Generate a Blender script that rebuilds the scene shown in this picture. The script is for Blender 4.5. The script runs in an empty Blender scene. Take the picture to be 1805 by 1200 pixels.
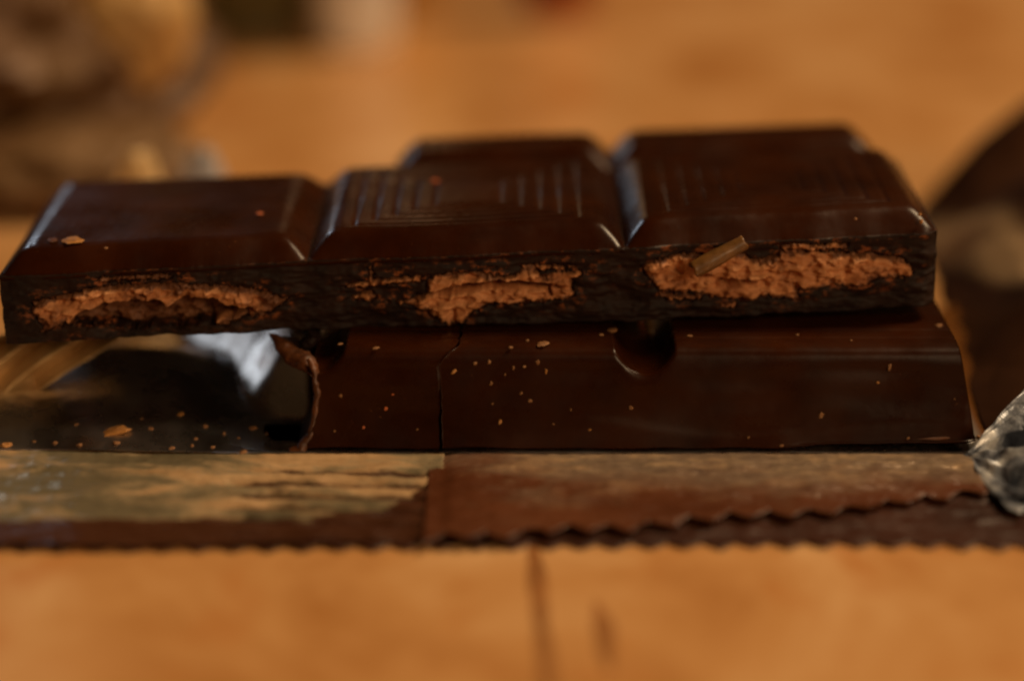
import bpy, math, random
import numpy as np
from mathutils import Vector, Matrix

# ------------------------------------------------------------------ camera, world, lamps
MM = 0.001
scene = bpy.context.scene
col = scene.collection
PITCH = math.radians(20.8)
CAM = np.array([0.0, -163.0, 71.0])            # millimetres
LENS, SENSOR = 50.0, 23.6
FPX = LENS / SENSOR * 1805.0
cam_d = bpy.data.cameras.new('camera')
cam = bpy.data.objects.new('camera', cam_d)
col.objects.link(cam)
cam.location = Vector(CAM) * MM
cam.rotation_euler = (math.pi / 2 - PITCH, 0, 0)
cam_d.lens, cam_d.sensor_width = LENS, SENSOR
cam_d.clip_start, cam_d.clip_end = 0.005, 20
cam_d.dof.use_dof = True
cam_d.dof.focus_distance = 0.1755
cam_d.dof.aperture_fstop = 4.5
cam_d.dof.aperture_blades = 7
scene.camera = cam

world = bpy.data.worlds.new('World')
scene.world = world
world.use_nodes = True
bg = world.node_tree.nodes['Background']
bg.inputs[0].default_value = (1.0, 0.50, 0.20, 1)
bg.inputs[1].default_value = 0.022


def area_lamp(name, loc, target, size, size_y, watts, colour):
    d = bpy.data.lights.new(name, 'AREA')
    d.shape = 'RECTANGLE'
    d.size, d.size_y, d.energy, d.color = size, size_y, watts, colour
    o = bpy.data.objects.new(name, d)
    col.objects.link(o)
    o.location = loc
    o.rotation_euler = (Vector(target) - Vector(loc)).to_track_quat('-Z', 'Y').to_euler()
    return o


area_lamp('ceiling_lamp', (0.55, 0.22, 0.78), (0.02, 0.02, 0), 0.26, 0.26, 8.0, (1.0, 0.71, 0.41))
area_lamp('room_lamp', (0.50, -0.76, 0.46), (0, 0, 0.01), 0.30, 0.30, 3.7, (1.0, 0.68, 0.38))
area_lamp('window_light', (-0.45, 0.98, 0.30), (0, 0, 0.01), 0.06, 0.24, 0.42, (0.74, 0.85, 1.0))
area_lamp('foil_fill_light', (-1.02, 0.84, 0.17), (-0.02, 0.01, 0.003), 0.36, 0.24, 0.42, (0.84, 0.91, 1.0))  # added unseen cool light that makes the foil under the overhang glare
scene.view_settings.view_transform = 'Standard'
scene.view_settings.look = 'None'
scene.view_settings.exposure = 0
scene.view_settings.gamma = 1
scene.cycles.max_bounces = 8
scene.cycles.filter_width = 2.4

# ------------------------------------------------------------------ helpers
_rng = np.random.RandomState(7)
_perm = np.tile(_rng.permutation(256), 3)
_grad = _rng.normal(size=(256, 3))
_grad /= np.linalg.norm(_grad, axis=1)[:, None]


def noise(x, y, z):
    x, y, z = np.broadcast_arrays(np.asarray(x, float), np.asarray(y, float), np.asarray(z, float))
    xi, yi, zi = np.floor(x).astype(int), np.floor(y).astype(int), np.floor(z).astype(int)
    fx, fy, fz = x - xi, y - yi, z - zi
    w = lambda t: t * t * t * (t * (t * 6 - 15) + 10)
    ux, uy, uz = w(fx), w(fy), w(fz)
    out = 0
    for dx in (0, 1):
        for dy in (0, 1):
            for dz in (0, 1):
                h = _perm[_perm[_perm[(xi + dx) & 255] + ((yi + dy) & 255)] + ((zi + dz) & 255)]
                g = _grad[h]
                v = g[..., 0] * (fx - dx) + g[..., 1] * (fy - dy) + g[..., 2] * (fz - dz)
                out = out + v * (ux if dx else 1 - ux) * (uy if dy else 1 - uy) * (uz if dz else 1 - uz)
    return out * 1.5


def fbm(x, y, z, octv=4, gain=0.5):
    a, s, o = 1.0, 1.0, 0
    for k in range(octv):
        o = o + a * noise(x * s + 17.3 * k, y * s - 9.1 * k, z * s + 3.7 * k)
        a *= gain
        s *= 2.03
    return o


def ridged(x, y, z, octv=3):
    a, s, o = 1.0, 1.0, 0
    for k in range(octv):
        o = o + a * (1 - 2 * np.abs(noise(x * s + 5.3 * k, y * s, z * s)))
        a *= 0.5
        s *= 2.1
    return o


def sstep(a, b, x):
    t = np.clip((x - a) / (b - a), 0, 1)
    return t * t * (3 - 2 * t)


def ray(u, v):
    s, c = math.sin(PITCH), math.cos(PITCH)
    k = (600 - v) / FPX
    return np.array([(u - 902.5) / FPX, c + k * s, -s + k * c])


def on_z(u, v, z):
    d = ray(u, v)
    return CAM + d * (z - CAM[2]) / d[2]


def on_y(u, v, y):
    d = ray(u, v)
    return CAM + d * (y - CAM[1]) / d[1]


def poly_sd(px, pz, poly):
    """signed distance to a polygon, positive inside"""
    P = np.asarray(poly, float)
    d = np.full(px.shape, 1e9)
    inside = np.zeros(px.shape, bool)
    for i in range(len(P)):
        a, b = P[i], P[(i + 1) % len(P)]
        e = b - a
        t = np.clip(((px - a[0]) * e[0] + (pz - a[1]) * e[1]) / (e @ e), 0, 1)
        d = np.minimum(d, np.hypot(px - a[0] - t * e[0], pz - a[1] - t * e[1]))
        c = ((a[1] > pz) != (b[1] > pz))
        with np.errstate(divide='ignore', invalid='ignore'):
            xi = (b[0] - a[0]) * (pz - a[1]) / (b[1] - a[1] + 1e-12) + a[0]
        inside ^= (c & (px < xi))
    return np.where(inside, d, -d)


def link_mesh(name, verts, faces, mat, parent=None, smooth=True, loc=None, attr=None):
    me = bpy.data.meshes.new(name)
    me.from_pydata([(v[0] * MM, v[1] * MM, v[2] * MM) for v in verts], [], faces)
    me.update()
    if smooth:
        me.polygons.foreach_set('use_smooth', [p.loop_total <= 4 for p in me.polygons])
    if attr:
        for an, av in attr.items():
            a = me.attributes.new(an, 'FLOAT', 'POINT')
            a.data.foreach_set('value', np.asarray(av, np.float32).ravel())
    o = bpy.data.objects.new(name, me)
    if mat:
        me.materials.append(mat)
    col.objects.link(o)
    if parent:
        o.parent = parent
    if loc is not None:
        o.location = Vector(loc) * MM
    return o


def grid_faces(nu, nv, off=0, flip=False):
    f = []
    for i in range(nu - 1):
        for j in range(nv - 1):
            a = off + i * nv + j
            q = (a, a + nv, a + nv + 1, a + 1)
            f.append(q[::-1] if flip else q)
    return f


def grid_mesh(name, X, Y, Z, mat, parent=None, flip=False, keep=None, attr=None, thick=None, smooth=True):
    nu, nv = X.shape
    V = np.stack([X, Y, Z], -1).reshape(-1, 3)
    F = grid_faces(nu, nv, 0, flip)
    if keep is not None:
        k = keep.ravel()
        F = [q for q in F if k[q[0]] and k[q[1]] and k[q[2]] and k[q[3]]]
        used = sorted({i for q in F for i in q})
        m = {a: b for b, a in enumerate(used)}
        V = V[used]
        F = [tuple(m[i] for i in q) for q in F]
        if attr:
            attr = {a: np.asarray(b).ravel()[used] for a, b in attr.items()}
    o = link_mesh(name, V, F, mat, parent, smooth, attr=attr)
    if thick:
        md = o.modifiers.new('thickness', 'SOLIDIFY')
        md.thickness = thick * MM
        md.offset = -1
    return o


def empty(name, loc, label, cat, group=None, rot=(0, 0, 0)):
    o = bpy.data.objects.new(name, None)
    o.empty_display_size = 0.005
    col.objects.link(o)
    o.location = Vector(loc) * MM
    o.rotation_euler = rot
    tag(o, label, cat, group)
    return o


def tag(o, label, cat, group=None):
    o['label'], o['category'] = label, cat
    if group:
        o['group'] = group


# ------------------------------------------------------------------ materials
def new_mat(name):
    m = bpy.data.materials.new(name)
    m.use_nodes = True
    nt = m.node_tree
    b = nt.nodes['Principled BSDF']
    return m, nt, b


def nd(nt, t, **kw):
    n = nt.nodes.new(t)
    for k, v in kw.items():
        if k in n.inputs.keys() if hasattr(n.inputs, 'keys') else False:
            n.inputs[k].default_value = v
        else:
            setattr(n, k, v)
    return n


def coords(nt, scale=(1, 1, 1), rot=(0, 0, 0)):
    tc = nt.nodes.new('ShaderNodeTexCoord')
    mp = nt.nodes.new('ShaderNodeMapping')
    mp.inputs['Scale'].default_value = scale
    mp.inputs['Rotation'].default_value = rot
    nt.links.new(tc.outputs['Object'], mp.inputs['Vector'])
    return mp.outputs['Vector']


def nz(nt, vec, scale, detail=4, rough=0.55, dist=0.0):
    n = nt.nodes.new('ShaderNodeTexNoise')
    n.inputs['Scale'].default_value = scale
    n.inputs['Detail'].default_value = detail
    n.inputs['Roughness'].default_value = rough
    n.inputs['Distortion'].default_value = dist
    nt.links.new(vec, n.inputs['Vector'])
    return n.outputs['Fac']


def ramp(nt, fac, stops):
    r = nt.nodes.new('ShaderNodeValToRGB')
    e = r.color_ramp.elements
    while len(e) < len(stops):
        e.new(0.5)
    for k, (p, c) in enumerate(stops):
        e[k].position = p
        e[k].color = (*c, 1) if len(c) == 3 else c
    nt.links.new(fac, r.inputs['Fac'])
    return r.outputs['Color']


def mixc(nt, fac, a, b, mode='MIX'):
    m = nt.nodes.new('ShaderNodeMix')
    m.data_type = 'RGBA'
    m.blend_type = mode
    for inp, v in ((m.inputs[0], fac), (m.inputs[6], a), (m.inputs[7], b)):
        if hasattr(v, 'is_linked') or hasattr(v, 'links'):
            nt.links.new(v, inp)
        elif isinstance(v, (int, float)):
            inp.default_value = v
        else:
            inp.default_value = (*v, 1)
    return m.outputs[2]


def math_n(nt, op, a, b=None, clamp=False):
    m = nt.nodes.new('ShaderNodeMath')
    m.operation = op
    m.use_clamp = clamp
    for inp, v in ((m.inputs[0], a), (m.inputs[1], b)):
        if v is None:
            continue
        if isinstance(v, (int, float)):
            inp.default_value = v
        else:
            nt.links.new(v, inp)
    return m.outputs[0]


def bump(nt, b, h, dist_mm, strength=1.0):
    n = nt.nodes.new('ShaderNodeBump')
    n.inputs['Distance'].default_value = dist_mm * MM
    n.inputs['Strength'].default_value = strength
    nt.links.new(h, n.inputs['Height'])
    nt.links.new(n.outputs['Normal'], b.inputs['Normal'])


def attr_n(nt, name):
    a = nt.nodes.new('ShaderNodeAttribute')
    a.attribute_name = name
    return a.outputs['Fac']


BEIGE = (0.50, 0.27, 0.12)

# moulded chocolate: satin, faint finger smears and pale dust specks
M_choc, nt, b = new_mat('moulded_chocolate')
v = coords(nt)
c1 = ramp(nt, nz(nt, v, 160, 4), [(0.35, (0.018, 0.0036, 0.0003)), (0.65, (0.034, 0.0073, 0.0007))])
spk = ramp(nt, nz(nt, v, 2600, 2, 0.6), [(0.70, (0, 0, 0)), (0.76, (1, 1, 1))])
spk2 = ramp(nt, nz(nt, v, 230, 3, 0.6), [(0.52, (0, 0, 0)), (0.72, (1, 1, 1))])
nt.links.new(mixc(nt, math_n(nt, 'MULTIPLY', spk, spk2), c1, (0.16, 0.06, 0.022)), b.inputs['Base Color'])
nt.links.new(ramp(nt, nz(nt, v, 120, 5, 0.65), [(0.3, (0.17,) * 3), (0.7, (0.44,) * 3)]), b.inputs['Roughness'])
b.inputs['IOR'].default_value = 1.46
b.inputs['Specular IOR Level'].default_value = 0.28
bump(nt, b, nz(nt, v, 420, 6, 0.7), 0.09, 0.30)

# broken chocolate: dull and granular, stained with cream where the attribute says so
M_frac, nt, b = new_mat('broken_chocolate')
v = coords(nt)
c1 = ramp(nt, nz(nt, v, 500, 5, 0.6), [(0.3, (0.006, 0.0015, 0.0003)), (0.7, (0.019, 0.0048, 0.0009))])
sm = math_n(nt, 'MULTIPLY', attr_n(nt, 'smear'),
            ramp(nt, nz(nt, coords(nt, (0.8, 1, 1.3)), 1000, 5, 0.7), [(0.53, (0, 0, 0)), (0.64, (1, 1, 1))]), True)
nt.links.new(mixc(nt, sm, c1, (0.30, 0.088, 0.025)), b.inputs['Base Color'])
b.inputs['Roughness'].default_value = 0.7
b.inputs['Specular IOR Level'].default_value = 0.28
bump(nt, b, nz(nt, v, 1000, 4, 0.6), 0.05, 0.4)

# cream filling
M_fill, nt, b = new_mat('cream_filling')
v = coords(nt)
c1 = ramp(nt, nz(nt, v, 420, 5, 0.6), [(0.30, (0.24, 0.075, 0.020)), (0.5, (0.48, 0.195, 0.070)), (0.72, (0.64, 0.30, 0.125))])
smear_shade = math_n(nt, 'ADD', math_n(nt, 'MULTIPLY', attr_n(nt, 'smear_shade'), 0.36), nz(nt, v, 380, 6, 0.70))
sm = ramp(nt, smear_shade, [(0.62, (0, 0, 0)), (0.76, (1, 1, 1))])
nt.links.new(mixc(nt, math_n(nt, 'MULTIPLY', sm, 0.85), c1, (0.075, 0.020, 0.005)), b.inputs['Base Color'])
b.inputs['Roughness'].default_value = 0.7
bump(nt, b, nz(nt, v, 1300, 4, 0.6), 0.05, 0.35)


def plain(name, c, rough=0.5, metal=0.0, noise_scale=300, spread=0.35, bmp=0.05):
    m, nt, b = new_mat(name)
    v = coords(nt)
    lo = tuple(x * (1 - spread) for x in c)
    hi = tuple(min(1, x * (1 + spread)) for x in c)
    nt.links.new(ramp(nt, nz(nt, v, noise_scale, 5), [(0.3, lo), (0.7, hi)]), b.inputs['Base Color'])
    b.inputs['Roughness'].default_value = rough
    b.inputs['Metallic'].default_value = metal
    if bmp:
        bump(nt, b, nz(nt, v, noise_scale * 2, 4), bmp, 0.6)
    return m


M_crumb_tan = plain('tan_crumb', (0.21, 0.09, 0.028), 0.7, 0, 1500, 0.4, 0.1)
M_crumb_gold = plain('golden_crumb', (0.36, 0.155, 0.036), 0.6, 0, 1200, 0.4, 0.1)
M_crumb_red = plain('reddish_crumb', (0.40, 0.09, 0.02), 0.6, 0, 1500, 0.4, 0.1)
M_curl = plain('milk_shaving', (0.16, 0.072, 0.017), 0.38, 0, 700, 0.4, 0.06)
M_rim = plain('broken_rim', (0.10, 0.030, 0.007), 0.5, 0, 900, 0.55, 0.15)

# bare foil
M_foil, nt, b = new_mat('foil')
v = coords(nt)
nt.links.new(ramp(nt, nz(nt, v, 60, 4), [(0.3, (0.50, 0.48, 0.46)), (0.7, (0.74, 0.72, 0.70))]), b.inputs['Base Color'])
b.inputs['Metallic'].default_value = 1.0
nt.links.new(ramp(nt, nz(nt, v, 220, 4), [(0.3, (0.20,) * 3), (0.7, (0.36,) * 3)]), b.inputs['Roughness'])
bump(nt, b, nz(nt, v, 200, 4), 0.5, 0.4)
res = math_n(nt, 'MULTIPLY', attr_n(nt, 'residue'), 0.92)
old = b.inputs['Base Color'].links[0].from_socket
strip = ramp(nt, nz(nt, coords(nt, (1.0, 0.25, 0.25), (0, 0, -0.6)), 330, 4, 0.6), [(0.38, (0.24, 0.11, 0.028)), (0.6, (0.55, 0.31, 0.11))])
warm_refl = attr_n(nt, 'brown')  # warm reflection painted brown on the foil right of the bar
nt.links.new(mixc(nt, warm_refl, mixc(nt, res, old, strip), (0.15, 0.055, 0.012)), b.inputs['Base Color'])
nt.links.new(math_n(nt, 'SUBTRACT', 1.0, math_n(nt, 'MAXIMUM', res, warm_refl)), b.inputs['Metallic'])

# front-left foil: cream and chocolate smears, lamp highlights painted beige, crease shade painted in
M_smear_glare, nt, b = new_mat('smear_glare_foil')
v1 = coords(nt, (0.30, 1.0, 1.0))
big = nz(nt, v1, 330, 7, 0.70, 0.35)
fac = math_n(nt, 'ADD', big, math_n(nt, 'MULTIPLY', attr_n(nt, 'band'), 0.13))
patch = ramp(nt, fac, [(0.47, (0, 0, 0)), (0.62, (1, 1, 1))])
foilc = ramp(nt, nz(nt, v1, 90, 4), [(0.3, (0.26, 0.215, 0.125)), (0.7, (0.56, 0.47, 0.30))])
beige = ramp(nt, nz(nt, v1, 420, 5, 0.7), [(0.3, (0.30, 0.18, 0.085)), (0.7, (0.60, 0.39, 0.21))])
dk = ramp(nt, math_n(nt, 'ADD', nz(nt, coords(nt, (0.6, 1, 1)), 240, 6, 0.7, 0.3), math_n(nt, 'MULTIPLY', attr_n(nt, 'crease_shade'), 0.42)), [(0.60, (0, 0, 0)), (0.70, (1, 1, 1))])  # random chocolate stains, plus shade painted dark into the wrinkle valleys
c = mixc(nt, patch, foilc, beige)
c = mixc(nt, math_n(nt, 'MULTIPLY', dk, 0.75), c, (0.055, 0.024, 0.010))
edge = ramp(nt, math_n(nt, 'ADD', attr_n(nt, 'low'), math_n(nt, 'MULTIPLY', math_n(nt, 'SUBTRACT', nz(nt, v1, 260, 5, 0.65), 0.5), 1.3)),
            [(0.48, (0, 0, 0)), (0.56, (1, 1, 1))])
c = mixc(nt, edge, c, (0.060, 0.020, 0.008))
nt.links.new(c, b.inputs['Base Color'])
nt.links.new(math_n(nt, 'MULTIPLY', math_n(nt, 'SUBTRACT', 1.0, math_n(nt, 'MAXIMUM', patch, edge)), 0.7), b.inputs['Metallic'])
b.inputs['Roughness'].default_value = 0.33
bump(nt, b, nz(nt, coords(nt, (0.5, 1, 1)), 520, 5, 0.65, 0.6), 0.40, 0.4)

# brown printed film with a dusty silvery band along the fold (front, right)
M_film, nt, b = new_mat('brown_film')
v1 = coords(nt, (0.45, 1.0, 1.0))
n1 = nz(nt, v1, 150, 8, 0.72, 0.5)
fac = math_n(nt, 'ADD', attr_n(nt, 'band'), math_n(nt, 'MULTIPLY', math_n(nt, 'SUBTRACT', n1, 0.5), 1.7))
dust = ramp(nt, fac, [(0.22, (0, 0, 0)), (0.85, (1, 1, 1))])
brown = ramp(nt, nz(nt, v1, 120, 5), [(0.3, (0.075, 0.021, 0.007)), (0.7, (0.14, 0.046, 0.018))])
grey = ramp(nt, nz(nt, v1, 480, 5, 0.7), [(0.30, (0.15, 0.10, 0.075)), (0.52, (0.30, 0.21, 0.14)), (0.70, (0.56, 0.37, 0.21))])
nt.links.new(mixc(nt, dust, brown, grey), b.inputs['Base Color'])
nt.links.new(math_n(nt, 'MULTIPLY', dust, 0.35), b.inputs['Metallic'])
b.inputs['Roughness'].default_value = 0.32
bump(nt, b, nz(nt, coords(nt, (0.5, 1, 1)), 480, 5, 0.65, 0.6), 0.45, 0.5)

M_seal = plain('dark_brown_film', (0.042, 0.0105, 0.0035), 0.45, 0, 90, 0.4, 0.2)
M_outer = plain('wrapper_outside', (0.030, 0.012, 0.006), 0.35, 0, 60, 0.5, 0.2)

# printed wrapper at the back left: beige, brown and grey-blue patches
M_print, nt, b = new_mat('printed_wrapper')
v = coords(nt)
c = ramp(nt, nz(nt, v, 38, 3, 0.5, 0.6), [(0.34, (0.08, 0.034, 0.010)), (0.48, (0.13, 0.060, 0.019)), (0.58, (0.16, 0.085, 0.032)), (0.72, (0.24, 0.13, 0.048))])
nt.links.new(c, b.inputs['Base Color'])
b.inputs['Roughness'].default_value = 0.6
b.inputs['Metallic'].default_value = 0.1
bump(nt, b, nz(nt, v, 120, 4), 0.8, 0.6)

# wood-pattern table laminate
M_table, nt, b = new_mat('wood_laminate')
v = coords(nt, (1.0, 0.75, 1.0), (0, 0, 0.3))
c = ramp(nt, nz(nt, v, 55, 5, 0.6, 0.5), [(0.30, (0.45, 0.19, 0.052)), (0.5, (0.60, 0.30, 0.108)), (0.70, (0.74, 0.435, 0.20))])
red = ramp(nt, nz(nt, v, 95, 4, 0.6, 0.4), [(0.56, (0, 0, 0)), (0.74, (1, 1, 1))])
c = mixc(nt, math_n(nt, 'MULTIPLY', red, 0.6), c, (0.50, 0.17, 0.035))
nt.links.new(c, b.inputs['Base Color'])
nt.links.new(ramp(nt, nz(nt, v, 80, 4), [(0.3, (0.17,) * 3), (0.7, (0.27,) * 3)]), b.inputs['Roughness'])
bump(nt, b, nz(nt, v, 500, 4), 0.05, 0.4)
M_grain = plain('dark_grain', (0.33, 0.135, 0.040), 0.4, 0, 300, 0.35, 0.05)

# ------------------------------------------------------------------ table
def slab_mesh(name, x0, x1, y0, y1, z0, z1, mat):
    V = [(x0, y0, z0), (x1, y0, z0), (x1, y1, z0), (x0, y1, z0), (x0, y0, z1), (x1, y0, z1), (x1, y1, z1), (x0, y1, z1)]
    F = [(3, 2, 1, 0), (4, 5, 6, 7), (0, 1, 5, 4), (1, 2, 6, 5), (2, 3, 7, 6), (3, 0, 4, 7)]
    return link_mesh(name, V, F, mat, smooth=False)


table = slab_mesh('table', -700, 700, -420, 900, -28, 0, M_table)
table['kind'] = 'structure'


def streak(pts, widths, parent, zz=0.05):
    """a dark pressed grain mark: a thin sheet just above the laminate"""
    n = 40
    P = np.array([on_z(u, w, 0.0)[:2] for u, w in pts])
    t = np.linspace(0, len(P) - 1, n)
    X = np.interp(t, range(len(P)), P[:, 0])
    Y = np.interp(t, range(len(P)), P[:, 1])
    W = np.interp(t, range(len(P)), widths) * (1 + 0.5 * noise(t * 2.3, 1.1, 0.4))
    X = X + 0.12 * noise(t * 1.7, 5.5, 0)
    VX = np.stack([X - W / 2, X, X + W / 2], 1)
    VY = np.stack([Y, Y, Y], 1)
    VZ = np.full_like(VX, zz)
    return grid_mesh('grain_streak', VX, VY, VZ, M_grain, parent, flip=True)


streak([(940, 960), (947, 1020), (956, 1090), (964, 1170), (970, 1230)], [0.9, 1.2, 0.8, 1.1, 0.5], table)
streak([(1052, 1060), (1064, 1100), (1072, 1150), (1075, 1185)], [0.4, 1.2, 0.9, 0.2], table)

# ------------------------------------------------------------------ upper chocolate bar
ROLL = math.radians(-1.65)
UP0 = np.array([0.0, 5.0, 8.62])
upper = empty('chocolate_bar', UP0,
              'upper dark chocolate bar broken open across three cream pockets, resting on lower pieces', 'chocolate',
              rot=(0, ROLL, 0))


def to_up(P):
    """world millimetres -> the upper bar's own x, z (front plane)"""
    d = P - UP0
    c, s = math.cos(ROLL), math.sin(ROLL)
    return c * d[0] - s * d[2], s * d[0] + c * d[2]


def front_poly(pts):
    return [to_up(on_y(u, w, 5.0)) for u, w in pts]


XL, XR = -41.6, 35.2


def yf0(x):
    return 0.030 * (x + 3) + 0.55 * noise(x * 0.09, 3.3, 0.0) + 0.25 * noise(x * 0.3, 8.1, 0) + 1.2 * sstep(33.5, 35.6, x) ** 2


def ttop(x):
    return 6.15 + 0.0085 * (x + 3) + 0.05 * noise(x * 1.1, 0.2, 4) + 0.06 * noise(x * 3.1, 2.2, 4)


def zbot(x):
    return 0.35 * noise(x * 0.12, 7.7, 1.0) * sstep(-41, -30, x) + 0.12 * noise(x * 0.7, 4.7, 1.0)


FILL = [
    ([(58, 540), (70, 522), (110, 512), (165, 500), (235, 494), (330, 494), (400, 500), (455, 508), (508, 524), (478, 548),
      (430, 556), (392, 570), (360, 560), (330, 572), (275, 570), (240, 577), (190, 566), (150, 568), (120, 560), (78, 575), (80, 556)],
     [(125, 552), (150, 540), (185, 527), (215, 527), (245, 521), (285, 524), (300, 534), (325, 519), (375, 520), (400, 533),
      (440, 535), (452, 541), (420, 549), (390, 552), (360, 585), (290, 590), (200, 585), (140, 575)], 1.9),
    ([(686, 532), (722, 525), (748, 516), (755, 488), (790, 480), (850, 478), (868, 484), (905, 484), (925, 474), (945, 478), (958, 490),
      (1005, 478), (1030, 482), (1010, 492), (1012, 520), (1000, 530), (960, 532), (905, 538), (858, 536), (832, 550), (822, 566), (790, 571),
      (762, 558), (752, 548), (738, 546), (726, 536)],
     [(690, 520), (740, 511), (760, 512), (800, 503), (850, 494), (900, 494), (970, 501), (972, 522), (965, 512), (900, 505), (850, 506),
      (820, 512), (780, 517), (750, 520), (700, 527)], 2.2),
    ([(1130, 472), (1148, 462), (1210, 450), (1250, 452), (1310, 452), (1330, 462), (1352, 462), (1380, 446), (1440, 449), (1500, 454), (1545, 456), (1590, 464),
      (1618, 482), (1610, 496), (1570, 500), (1540, 502), (1530, 512), (1495, 514), (1470, 508), (1440, 516), (1412, 518), (1405, 534),
      (1372, 534), (1350, 524), (1330, 536), (1300, 534), (1255, 530), (1240, 520), (1200, 522), (1160, 514), (1150, 496)],
     [(1255, 500), (1290, 492), (1310, 498), (1345, 500), (1365, 506), (1350, 512), (1310, 504), (1280, 508), (1262, 512)], 0.9),
]
NU, NV = 620, 60
xs = np.linspace(XL, XR, NU)
us = np.linspace(0, 1, NV)
GX, GU = np.meshgrid(xs, us, indexing='ij')
GZ = zbot(GX) + GU * (ttop(GX) - zbot(GX))


def fracture(x, z):
    y = yf0(x) + (0.34 * fbm(x * 0.28, z * 0.8, 2.2, 3) + 0.20 * np.abs(noise(x * 0.7, z * 2.1, 7)) + 0.05 * noise(x * 2.4, z * 3.0, 7)) * (1 - 0.8 * sstep(5.0, 6.0, z)) - 0.10 * sstep(5.6, 6.2, z)
    return y


ISLES = [
    [[(168, 484), (230, 479), (300, 480), (330, 485), (250, 489), (190, 491)], [(70, 552), (86, 548), (98, 566), (84, 574)]],
    [[(598, 508), (640, 494), (700, 487), (748, 484), (742, 497), (690, 500), (640, 509)], [(618, 524), (648, 511), (668, 522), (650, 532)],
     [(905, 470), (960, 466), (1014, 472), (990, 480), (940, 478)], [(648, 470), (656, 468), (660, 508), (650, 508)]],
    [[(1368, 438), (1402, 431), (1440, 438), (1504, 434), (1496, 446), (1430, 449), (1380, 447)], [(1150, 516), (1200, 526), (1240, 524), (1230, 536), (1180, 534)],
     [(1270, 540), (1300, 536), (1296, 548), (1276, 548)]],
]
fpolys = [(front_poly(a), front_poly(c), d, [front_poly(q) for q in isl]) for (a, c, d), isl in zip(FILL, ISLES)]


def fill_masks(x, z):
    wob = 0.22 * fbm(x * 1.4, z * 1.8, 9.0, 5, 0.75)
    out = []
    for a, c, d, isl in fpolys:
        sd = poly_sd(x, z, a)
        for q in isl:
            sd = np.maximum(sd, poly_sd(x, z, q) - 0.03)
        out.append((sd + wob, poly_sd(x, z, c) + 0.12 * fbm(x * 1.6, z * 1.8, 4.0, 3), d))
    return out


fm = fill_masks(GX, GZ)
mm = np.max([m[0] for m in fm], axis=0)
GY = fracture(GX, GZ)
edge_fade = sstep(0, 0.06, GU) * sstep(1, 0.94, GU)
GYs = GY + 2.6 * sstep(-0.05, 0.22, mm) * edge_fade
smear = np.clip(1.0 - np.maximum(0, -mm) / 1.3, 0, 1) * np.where(GZ > 1.2, 1, 0.45)
smear = np.maximum(smear, 0.75 * sstep(5.9, 6.15, GZ))
for (px, pz, r) in [(650, 500, 1.4), (628, 515, 1.0), (700, 478, 1.2), (880, 478, 3.0), (1000, 470, 2.0), (1200, 440, 1.0), (1440, 442, 3.5), (130, 590, 1.2), (660, 530, 1.0), (1130, 480, 2)]:
    q = front_poly([(px, pz)])[0]
    smear = np.maximum(smear, 0.95 * np.exp(-(((GX - q[0]) / (r * 1.3)) ** 2 + ((GZ - q[1]) / (0.45 * r)) ** 2)))

# the slab: fracture face, then top, bottom, ends and back
V = np.stack([GX, GYs, GZ], -1).reshape(-1, 3).tolist()
F = grid_faces(NU, NV)
sa = smear.ravel().tolist()


def yback(x):
    return np.where(x < -12.0, 21.6 + 0.25 * noise(x * 0.4, 1.0, 0), 22.6)


nb = len(V)
for i in range(NU):                       # back column for every x: top and bottom
    yb = float(yback(xs[i]))
    V.append([xs[i], yb, float(ttop(xs[i]))])
    V.append([xs[i], yb, float(zbot(xs[i]))])
    sa += [0, 0]
for i in range(NU - 1):
    a, c = i * NV, (i + 1) * NV
    p, q = nb + 2 * i, nb + 2 * (i + 1)
    F.append((a + NV - 1, c + NV - 1, q, p))          # top
    F.append((c, a, p + 1, q + 1))                    # bottom
    F.append((p, q, q + 1, p + 1))                    # back
F.append(tuple(range(NV - 1, -1, -1)) + (nb + 1, nb)) # left end
e = (NU - 1) * NV
F.append(tuple(range(e, e + NV)) + (nb + 2 * (NU - 1), nb + 2 * (NU - 1) + 1))
# second row, a shorter strip behind
x0, x1, y0, y1 = -10.6, 33.6, 22.4, 29.2
k = len(V)
n2 = 60
for i in range(n2):
    x = x0 + (x1 - x0) * i / (n2 - 1)
    yb = y1 + 0.5 * float(noise(x * 0.3, 6.6, 0))
    for (yy, zz) in ((y0, 0.0), (y0, float(ttop(x)) - 0.02), (yb, float(ttop(x)) - 0.02), (yb, 0.0)):
        V.append([x, yy, zz]); sa.append(0)
for i in range(n2 - 1):
    a, c = k + 4 * i, k + 4 * i + 4
    for j in range(4):
        j2 = (j + 1) % 4
        F.append((a + j, c + j, c + j2, a + j2))
F.append((k + 3, k + 2, k + 1, k)); e = k + 4 * (n2 - 1); F.append((e, e + 1, e + 2, e + 3))
link_mesh('slab', V, F, M_frac, upper, attr={'smear': sa})

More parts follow.
